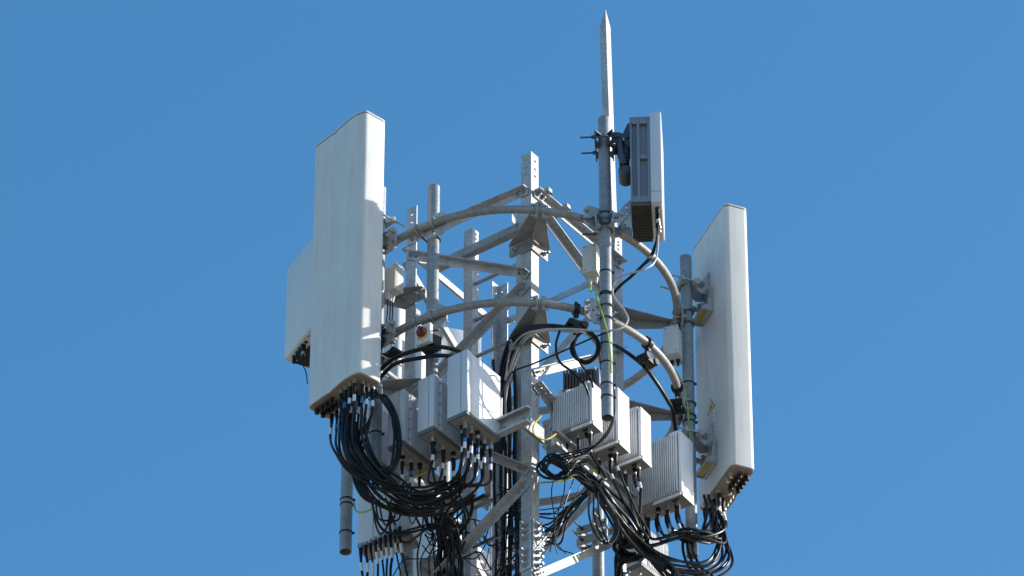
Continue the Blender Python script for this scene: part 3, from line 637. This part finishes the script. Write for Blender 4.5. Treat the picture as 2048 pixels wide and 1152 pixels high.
# second, lower swag of loose cables on the left
for i in range(7):
    x = 690 + i * 9; o_ = rnd(-1, 1)
    cable([at(x - 4, 840 + 10 * o_, -.9), at(700 + i * 4, 930, -.86), at(722 + i * 7, 995 + 6 * o_, -.84), at(765 + i * 8, 1020 + 10 * o_, -.80), at(830, 1028 + 9 * o_, -.75), at(890, 1022 + 12 * o_, -.6), at(930 + 8 * o_, 1000, -.45)],
          .0085, 'thinner black cable in the low swag under the left harness', group='low swag of cables on the left')
for (a, b, c_, dz) in ((752, 1012, 800, 1035), (745, 1005, 778, 1062), (758, 1000, 790, 1045)):
    cable([at(a, b, -.5), at(a + 6, (b + dz) / 2 + 14, -.5), at((a + c_) / 2, dz + 6, -.48), at(c_ - 2, (b + dz) / 2 + 14, -.46), at(c_ + 4, 1000, -.45)], .006, 'thin black loop hanging in front of the bottom left unit', group='thin loops at the bottom left')
# hanging tails from the ribbed left units
for p in pL1[1:7:2] + pL2[1:6:2] + pL0[1:4]:
    cable([p, p - Z * .12, J(p - Z * .28 + V((.03, .0, 0)), .03), J(p - Z * .42 + V((.10, .05, 0)), .04), J(V((-.42, -.52, -2.86)), .05), J(V((-.36, -.40, -3.1)), .05), J(V((-.40, -.36, -3.9)), .03)],
          .008, 'black cable dropping from the ribbed left radio units into the mast', group='cables dropping from the ribbed left units', start=True, sleeve=[(.13, .06, 'tape')])
# riser bundle inside the left side of the mast
for i in range(9):
    x = -.47 + .027 * (i % 5); y = -.30 + .03 * (i // 5)
    cable([V((x, y, -4.8)), V((x + rnd(-.01, .01), y, -4.0)), V((x + rnd(-.015, .015), y, -3.3)), V((x + rnd(-.03, .03), y - .03, -2.95)), V((x + rnd(-.08, .12), y - .12, -2.72)), V((x + rnd(-.15, .25), y - .22, -2.62))],
          .0115, 'thick black cable running up inside the left side of the mast', 'feeder_cable', group='cables running up the left side of the mast')
# feeders on the ladder
for i in range(6):
    s = sC2 + uAB * (.06 + .052 * (i % 4) + rnd(-.008, .008)) + uAE * (-.03 - .04 * (i // 4)); zt_ = -1.7 - .1 * (i % 3); w = lambda k=.012: V((rnd(-k, k), rnd(-k, k), 0))
    cable([s + Z * -5.2, s + Z * -4.4 + w(), s + Z * -3.8 + w(), s + Z * -3.3 + w(), s + Z * -2.8 + w(), s + Z * -2.3 + w(), s + Z * zt_, s + Z * (zt_ + .35) + V((-.015, -.05, 0))], rnd(.0095, .0125), 'thick black cable strapped to the ladder', 'feeder_cable', group='cables strapped to the ladder', n=10)
    if i < 3:
        for z in (-2.75, -3.35): mb = MB(); q = sC2 + uAB * .14 + uAE * -.045 + Z * (z - .02 * i); mb.box((-.1, -.02, -.005), (.1, -.013, .005), basis(q, uAB, uAE, Z)) if i == 0 else None; mb.v and tag(mb.build('cable_strap', 'bolt', loc=q), 'flat strap across the ladder cables, ' + ('upper' if z > -3 else 'lower') + ' one', 'strap')
# loops that rise from the ladder over to the lower ring
gF = 'cables hung under the second ring'
hub = at(1130, 652, -1.0)
for i, (dx, dy_, mm, rr) in enumerate(((0, 0, 'black', .013), (9, 3, 'black', .013), (16, 12, 'greycable', .008), (20, 16, 'greycable', .008), (13, 8, 'black', .011), (5, 6, 'black', .011))):
    cable([at(1000 + dx * .7, 900, -.28), at(999 + dx * .6, 800, -.35), at(1003 + dx * .9, 735 + dy_, -.45), at(1020 + dx, 682 + dy_, -.62), at(1052 + dx * .5, 657 + dy_ * .8, -.82), at(1095, 651 + dy_ * .6, -.97), at(1135, 655 + dy_ * .5, -1.0),
           at(1172, 663 + dy_ * .3, -.98), at(1196 + dx * .3, 685 + dx, -.86), at(1204, 740, -.74)], rr, ('grey' if mm == 'greycable' else 'black') + ' cable arching from the ladder to the second ring', 'feeder_cable', mm, group=gF + (' (grey)' if mm == 'greycable' else ''), n=10)
for i, dv in enumerate((0, 17)):
    cable([at(757, 742 + dv, -.78), at(790, 716 + dv * .7, -.92), at(835, 700 + dv, -.97), at(880, 694 + dv, -.97), at(918, 703 + dv * .8, -.9), at(948, 722 + dv * .8, -.75), at(975, 760 + dv, -.55), at(990, 840, -.4), at(998, 930, -.3)], .0135,
          ['upper', 'lower'][i] + ' of two thick black cables arching past the isolator switch', 'feeder_cable', n=10)
cable([at(1232, 692, -.5), at(1262, 711, -.55), at(1290, 735, -.52), at(1316, 770, -.42), at(1338, 806, -.28), at(1345, 822, -.2), at(1352, 870, .0)], .0125, 'thick black cable hung under the right of the second ring', 'feeder_cable', n=10)
cable([at(1000, 800, -.42), at(1012, 765, -.8), at(1028, 742, -.86), at(1060, 730, -.9), at(1120, 705, -.97), at(1180, 678, -1.0), at(1222, 662, -1.0)], .0055, 'single thin black wire slanting across the front mast leg', 'wire', cat='wire')
cable([at(1120, 660, -1.0), at(1112, 690, -.98), at(1118, 722, -.95), at(1142, 742, -.92), at(1168, 768, -.86), at(1178, 790, -.8)], .008, 'black cable looping down to the small finned unit', group=None)
for i in range(3):
    a = 3 * i; cable([at(1155 + a, 668, -.97), at(1148 - a, 690, -.96), at(1152 - a, 712, -.95), at(1172, 722 + a, -.95), at(1190 + a, 710, -.95), at(1193 + a, 685, -.96), at(1180, 668 - a, -.98), at(1160, 668, -.99), at(1148, 690 + a, -1.0), at(1160, 726, -.98), at(1180, 752, -.9), at(1186, 775, -.8)], .0055, 'thin black cable coiled in front of the white bar', group='coiled thin cables by the front pole')
# small antenna leads
cable([portsA[2], portsA[2] - Z * .04, at(1312, 517, -1.05), at(1290, 538, -1.1), at(1255, 548, -1.08), at(1232, 560, -1.04), at(1226, 590, -1.0), at(1248, 620, -1.0), at(1256, 640, -1.0), at(1240, 657, -1.02), at(1200, 662, -1.03), at(1140, 658, -1.02), at(1090, 660, -1.0), at(1050, 668, -.8), at(1022, 700, -.6), at(1010, 760, -.45)], .0068,
      'grey cable curving from the short grey antenna down to the second ring', 'antenna_cable', 'greycable', start=True)
for i in range(3):
    cable([portsA[1 + i], portsA[1 + i] - Z * .05, at(1302 + 3 * i, 508, -1.08), at(1282 + 2 * i, 532, -1.08), at(1258 + 2 * i, 555, -1.05), at(1235 + 2 * i, 575, -1.0), at(1222, 600 + 3 * i, -.88), at(1221 + i, 700, -.87), at(1225 + i, 780, -.86), at(1228 - i * 3, 840 + 4 * i, -.84), at(1200 - 8 * i, 885 + 6 * i, -.8), at(1150, 903 + 5 * i, -.8), at(1095, 915 + 6 * i, -.8)], .0055,
          'thin black lead from the short grey antenna down the front pole', 'antenna_cable', group='leads of the short grey antenna', start=True)
cable([portsL[1], portsL[1] - Z * .1, at(612, 745, -.12), at(615, 768, -.1)], .0035, 'thin black lead under the flat antenna on the left', 'antenna_cable', start=True)
# tails of the small boxes
for i, p in enumerate(gB1): cable([p, p - Z * .1, p - Z * .2 + V((-.01, 0, 0)), at(764 + 3 * i, 660, -.72), at(762, 720, -.72)], .005, 'thin black wire below the weathered beige box', 'wire', group='wires below the beige box', cat='wire')
cable([gB2[0], gB2[0] - Z * .06, at(1189, 580, -.95), at(1197, 606, -1.0), at(1208, 640, -1.0), at(1216, 672, -1.0), at(1221, 710, -.99), at(1222, 745, -.98)], .0062, 'green and yellow earth wire crossing the front pole', 'earth_wire', 'ground_wire', cat='wire')
cable([gB3[0], gB3[0] - Z * .06, at(1351, 742, -.04), at(1366, 770, -.01), at(1373, 800, -.01), at(1378, 850, -.01), at(1381, 880, -.01)], .0068, 'green and yellow earth wire on the right panel pole', 'earth_wire', 'ground_wire', cat='wire')
cable([at(1082, 832, -.85), at(1068, 850, -.9), at(1068, 868, -.9), at(1084, 879, -.88), at(1098, 877, -.86), at(1112, 868, -.8)], .0048, 'yellow wire looping beside the front mast leg', 'earth_wire', 'yellow_wire', cat='wire')
cable([at(1080, 966, -.6), at(1120, 962, -.55), at(1150, 955, -.5), at(1190, 940, -.5)], .0055, 'yellow wire behind the tangle of cables', 'earth_wire', 'yellow_wire', cat='wire')
cable([at(786, 985, -.7), at(800, 968, -.6), at(840, 950, -.55), at(870, 935, -.5), at(888, 922, -.5)], .006, 'yellow wire under the ribbed left radio units', 'earth_wire', 'yellow_wire', cat='wire')
cable([at(708, 1005, -.3), at(712, 1022, -.35), at(728, 1024, -.4), at(760, 1010, -.5), at(775, 1000, -.6)], .006, 'green earth wire at the lone left pole', 'earth_wire', 'ground_wire', cat='wire')

# right-hand trunk of thick cables
gT = 'thick cables slanting down to the right'
for i in range(6):
    a = (i % 3 - 1) * 9 + rnd(-3, 3); b = (i // 3 - .5) * 14 + rnd(-4, 4); y = -.62 + rnd(-.06, .06); j = lambda k=5: rnd(-k, k)
    cable([at(1106 + a, 918 + b * .6, -.72), at(1140 + a + j(), 938 + b + j(), y), at(1180 + a + j(), 966 + b + j(), y), at(1216 + a + j(), 1008 + b + j(), y), at(1248 + a + j(), 1052 + b + j(), y + .25), at(1286 + a * .6, 1096 + b + j(), y + .38),
           at(1326 + a + j(), 1128 + b + j(), -.2), at(1352 + a * 1.4, 1165 + b, -.15), at(1366 + a * 2, 1215, -.12)], .0102, 'thick black cable slanting down right under the radio units', 'feeder_cable', group=gT, n=9)
for i in range(7):
    j = lambda k=9: rnd(-k, k); a = i * 4; yy = -.8 + rnd(-.05, .05)
    cx, cy, rx, ry, tl = 1108 + j(8), 935 + j(7), 24 + j(5), 19 + j(5), .35 + rnd(-.3, .3)
    lp = [at(cx + rx * math.cos(t) * math.cos(tl) - ry * math.sin(t) * math.sin(tl), cy + rx * math.cos(t) * math.sin(tl) + ry * math.sin(t) * math.cos(tl), yy + .004 * k) for k, t in enumerate([-.6 - .55 * q for q in range(10 + i % 3)])]
    cable([at(1176 + j(), 905 + a + j(), -.70), at(1150 + j(), 915 + a * .7 + j(), -.74)] + lp + [at(1150 + j(), 950 + j(), -.74), at(1186 + j(), 972 + j(), -.66), at(1214 + j(5), 1004 + j(5), -.62)],
          rnd(.0055, .0098), 'black cable looped in the tangle beside the front mast leg', group='looped cables beside the front mast leg')
# tails of the right units
tails = [(p, 'small') for p in pR1[::2]] + [(p, 'mid') for p in pR2[:3]] + [(p, 'mid') for p in pR3[:3]]
for p, _k in tails:
    q = V(p); tgt = at(1186 + rnd(-10, 20), 985 + rnd(-15, 10), -.6) if _k == 'small' else at(1285 + rnd(-8, 8), 1082 + rnd(-10, 8), -.22)
    cable([q, q - Z * .1, J(q - Z * .22 + V((.02, -.02, 0)), .015), J(q * .4 + tgt * .6 + V((.03, -.03, -.1)), .03), J(tgt, .02), J(at(1246, 1092, -.15), .03), J(at(1238, 1150, .0), .03), at(1236 + rnd(-9, 9), 1260, .0)], rnd(.007, .0092),
          'black cable curving down from the ' + ('small finned unit into the tangle' if _k == 'small' else 'middle right radio units'), group='tails of the small finned unit' if _k == 'small' else 'tails of the middle right units', start=True, sleeve=[(.14, .06, 'tape')])
# largest right unit <-> right panel
pr = sorted(ports2, key=lambda q: q.x)
for i, p in enumerate(pR4):
    q = V(p); e = pr[min(i + 1, len(pr) - 1)]
    cable([q, q - Z * .09, J(q - Z * .2 + V((.03, -.01, 0)), .01), J(at(1345 + i * 3, 1062 + rnd(-5, 8), -.2), .02), J(at(1384 + 4 * i, 1072 + rnd(-8, 10), -.16), .02), J(at(1425 + 3 * i, 1066 + rnd(-10, 16), -.05), .02), J(at(((e.x + .016) * 306 + 1024) * .8 + 1460 * .2, 1028 + rnd(-8, 8), .02), .015), V(e) - Z * .14, V(e)],
          .009, 'black cable sagging from the largest right unit to the right panel', group='cables from the largest right unit to the panel', start=True, end=True, sleeve=[(.12, .05, 'tape' if i % 2 else 'blue'), (-.12, .06, 'tape')])
for i, e in enumerate(pr[:9]):
    e = V(e); k_ = i % 5; j = lambda k=6: rnd(-k, k)
    ux = (e.x + .016) * 306 + 1024; cable([e, e - Z * .12, J(e - Z * .26 + V((.012, 0, 0)), .015), at(ux * .6 + 1450 * .4 + 4 + j(4), 1050 + j(), .05 + rnd(-.05, .05)), at(1436 + 7 * k_ + j(), 1092 + 7 * k_ + j(), .02 + rnd(-.05, .05)), at(1416 + 4 * k_ + j(), 1122 + 8 * k_, -.05), at(1372, 1122 + 9 * k_ + j(), -.12), at(1322, 1108 + 7 * k_ + j(), -.2), at(1278, 1072 + 6 * k_ + j(9), -.22), at(1242 + j(), 1030 + 4 * k_, -.36), at(1205 + j(), 985 + j(), -.6), at(1150 + j(), 945 + j(), -.66), at(1112, 922 + j(), -.7)],
          .0088, 'black cable from the right panel through a wide loop into the slanting trunk', group='wide loops under the right panel', start=True, sleeve=[(.13, .07, 'tape')])
for i, (a, b) in enumerate(((1408, 1380), (1416, 1372))):
    cable([at(a, 990, .03), at(a + 6 + 5 * i, 1020, .03), at(a, 1050, .03), at(b + 12, 1085, -.02), at(b - 20, 1075, -.08)], .009, 'black cable looping behind the foot of the right pole', group='loops behind the right pole')
for i in range(3):
    cable([at(1368 + 6 * i, 1060, -.1), at(1366 + 10 * i, 1100, -.05), at(1378 + 12 * i, 1135, -.05), at(1400 + 14 * i, 1158, -.05), at(1420, 1200, -.05)], .009, 'black cable running down past the foot of the right pole', group='cables past the foot of the right pole')
# bottom left unit: row of leads with white markers
for i in range(9):
    t = i / 8; p = at(722 + 78 * t, 1090 - 42 * t, -.16 - .12 * t) 
    cable([p, p - Z * .07, J(p - Z * .2 + V((.012, 0, 0)), .014), J(p - Z * .45 + V((.04, .02, 0)), .03), p - Z * .9 + V((.1, .1, 0))], rnd(.006, .0088), 'black lead with a white marker under the bottom left unit', group='leads under the bottom left unit', start=True, sleeve=[(rnd(.11, .19), rnd(.07, .11), 'tape')])
# tangle of thin wires low inside the mast
for i in range(26):
    x0 = rnd(838, 1020) if i < 16 else rnd(836, 930); y0 = rnd(1010, 1120); yd = rnd(-.5, -.1); L = rnd(30, 80); s = random.choice((-1, 1))
    cable([at(x0, y0, yd), at(x0 + s * L * .3, y0 + rnd(-25, 20), yd + rnd(-.05, .05)), at(x0 + s * L * .7, y0 + rnd(0, 35), yd + rnd(-.05, .05)), at(x0 + s * L, y0 + rnd(-30, 40), yd)], rnd(.003, .0055), 'thin black wire in the tangle low inside the mast', 'wire', group='tangled wires low inside the mast', cat='wire')
for i in range(14):
    x0 = rnd(1018, 1046); y0 = rnd(985, 1040); yd = -.35 + rnd(-.1, .1)
    cable([at(x0 - rnd(20, 45), y0 + rnd(-30, 20), yd), at(x0, y0 + rnd(-12, 8), yd), at(x0 + rnd(-4, 10), y0 + rnd(25, 60), yd), at(x0 + rnd(-12, 8), y0 + rnd(80, 120), yd), at(x0 + rnd(-50, 0), y0 + rnd(110, 150), yd)], rnd(.003, .006), 'thin black wire hanging between the ladder and the front leg', 'wire', group='wires hanging between ladder and front leg', cat='wire')
for i in range(10):
    x0 = 845 + i * 9 + rnd(-4, 4); yd = -.35 + rnd(-.15, .1)
    cable([at(x0 + rnd(-10, 10), 1005 + rnd(-10, 15), yd), at(x0 + rnd(-14, 14), 1040, yd), at(x0 + rnd(-14, 14), 1080, yd), at(x0 + rnd(-14, 14), 1120, yd), at(x0 + rnd(-14, 14), 1190, yd)], rnd(.004, .008), 'thin black cable hanging inside the left side of the mast', 'wire', group='thin cables inside the left side of the mast', cat='wire')
for i in range(12):
    x0 = rnd(1080, 1110); y0 = 1020 + i * 6 + rnd(-4, 4)
    cable([at(1010 + rnd(-15, 30), y0 + rnd(-25, 10), -.3), at(x0 - 30, y0 + rnd(-6, 6), -.5), at(x0 + 10, y0 + rnd(-5, 8), -.55), at(1135 + rnd(-10, 10), 1010 + i * 3 + rnd(-8, 8), -.6), at(1175, 985 + rnd(-10, 15), -.62)], rnd(.003, .007), 'thin black wire strung behind the bolted leg joint', 'wire', group='wires behind the bolted leg joint', cat='wire')
for i in range(4):
    x0 = 1110 + i * 20
    cable([at(x0, 950 + rnd(-8, 8), -.7), at(x0 - 8 + rnd(-8, 8), 985, -.72), at(1110 + rnd(-6, 6) + i * 5, 1040, -.7), at(1104 + i * 3, 1085 + rnd(-8, 8), -.66), at(1100 + i * 16, 1108 + rnd(-6, 6), -.6)], .0035, 'fine wire hanging from the looped cables', 'wire', group='fine wires under the looped cables', cat='wire')
for i in range(3):
    cable([at(1180 + 8 * i, 985, -.78), at(1178 + 10 * i, 1030, -.95), at(1192 + 9 * i, 1070, -.95), at(1215 + 3 * i, 1088, -.9), at(1228 + 4 * i, 1065, -.8), at(1228 + 2 * i, 1030, -.7)], .006, 'black wire draped over the low pole', 'wire', group='wires draped over the low pole', cat='wire')

# ------------------------------------------------------------------ cable hangers and clamp blocks
for i in range(7):
    c = at(1264 + rnd(-7, 7), 1100 + rnd(-6, 6), -.1); rr = .05 + rnd(-.012, .02); tl = rnd(-.5, .5)
    cable([c + V((rr * 1.35 * math.cos(t), rnd(-.03, .03), rr * math.sin(t + tl))) for t in [q * .7 for q in range(17)]], .0085, 'black cable wound in the tight knot on the right mast leg', group='knot of cables on the right leg')
def hanger(u, v, az, dv, label):
    p = rad(az, RR, -1.519); root = thing('cable_hanger', p, label, 'cable clamp', 'hangers under the second ring'); er = rad(az, 1); et = V((er.y, -er.x, 0))
    mb = MB(); mb.lathe([(RT_ + .001, -.018), (RT_ + .014, -.015), (RT_ + .014, .015), (RT_ + .001, .018)], axis_frame(p, et), 18, closed=True); mb.box((-.016, -.014, -.065), (.016, .014, -.032), basis(p, er, et, Z), ch=.003); mb.box((-.01, -.01, .032), (.01, .01, .055), basis(p, er, et, Z), ch=.002); mb.build('ring_strap', 'rubber', root)
    q = p - Z * (.062 + dv); mb = MB(); mb.cyl(p - Z * .06, q - Z * .03, .0055, 8); mb.build('rod', 'bolt', root)
    mb = MB(); mb.box((-.03, -.04, -.03), (.03, .04, .03), basis(q, er, et, Z), ch=.006)
    for s in (-1, 1): mb.cyl(q + et * s * .045 + er * -.04, q + et * s * .045 + er * .04, .024, 12); mb.cyl(q + er * -.03 - Z * .03, q + er * -.03 - Z * .045, .008, 8)
    mb.build('cable_block', 'rubber', root)
def az_of(u, v): q = at(u, v, 0); return q
for az, dv, lb in ((21.5, .07, 'cable hanger between the front leg and the front pole'), (53, .07, 'cable hanger on the right curve of the second ring, higher one'), (80, .09, 'cable hanger at the right end of the second ring, near the pole'), (-47, .1, 'cable hanger at the left end of the second ring')):
    hanger(0, 0, az, dv, lb)
cb = thing('clamp_block', (P6[0], P6[1], zpx(1196, 1070, .9)), 'pair of clamp blocks with yellow-tipped rods on the low pole', 'clamp')
for z in (zpx(1196, 1060, .9), zpx(1196, 1082, .9)):
    F = basis((P6[0], P6[1], z), (.85, -.5, 0), (.5, .85, 0), Z); mb = MB(F); mb.box((-.13, -.06, -.028), (.1, -.043, .028), ch=.004); mb.box((-.13, .043, -.028), (.1, .06, .028), ch=.004); mb.box((-.13, -.043, -.028), (-.115, .043, .028)); bl = mb.build('jaw', 'galv_dull', cb)
    for x in (-.085, .07):
        mb = MB(F); mb.cyl((x, -.17, 0), (x, .1, 0), .0065, 8); mb.cyl((x, -.077, 0), (x, -.06, 0), .0125, 6); mb.build('rod', 'dark_steel', bl)
        mb = MB(F); mb.cyl((x, -.185, 0), (x, -.165, 0), .0072, 8); mb.build('yellow_tip', 'yellow', bl)
# row of cable clips on the upper right brace
for i, t in enumerate((.1, .3)):
    p = LEG['A'] + uAE * t + V((0, 0, -.31)) + V((.805, -.593, 0)) * .05; F = basis(p, uAE, V((.805, -.593, 0)), Z); root = thing('cable_clip', p, ['cable clip on the top brace, next to the front leg', 'cable clip on the top brace, further from the leg'][i], 'clip')
    mb = MB(F); mb.box((-.02, -.03, 0), (.02, .03, .03), ch=.003); mb.box((-.026, -.04, -.012), (.026, .0, 0), ch=.002); mb.build('clip_body', 'galv', root); mb = MB(F); mb.box((.022, -.025, .004), (.034, .025, .026), ch=.003); mb.build('clip_pad', 'rubber', root)

# ------------------------------------------------------------------ stand everything on the ground
for o in list(C.objects):
    if o.parent is None and o.type != 'LIGHT': o.location.z -= GROUND
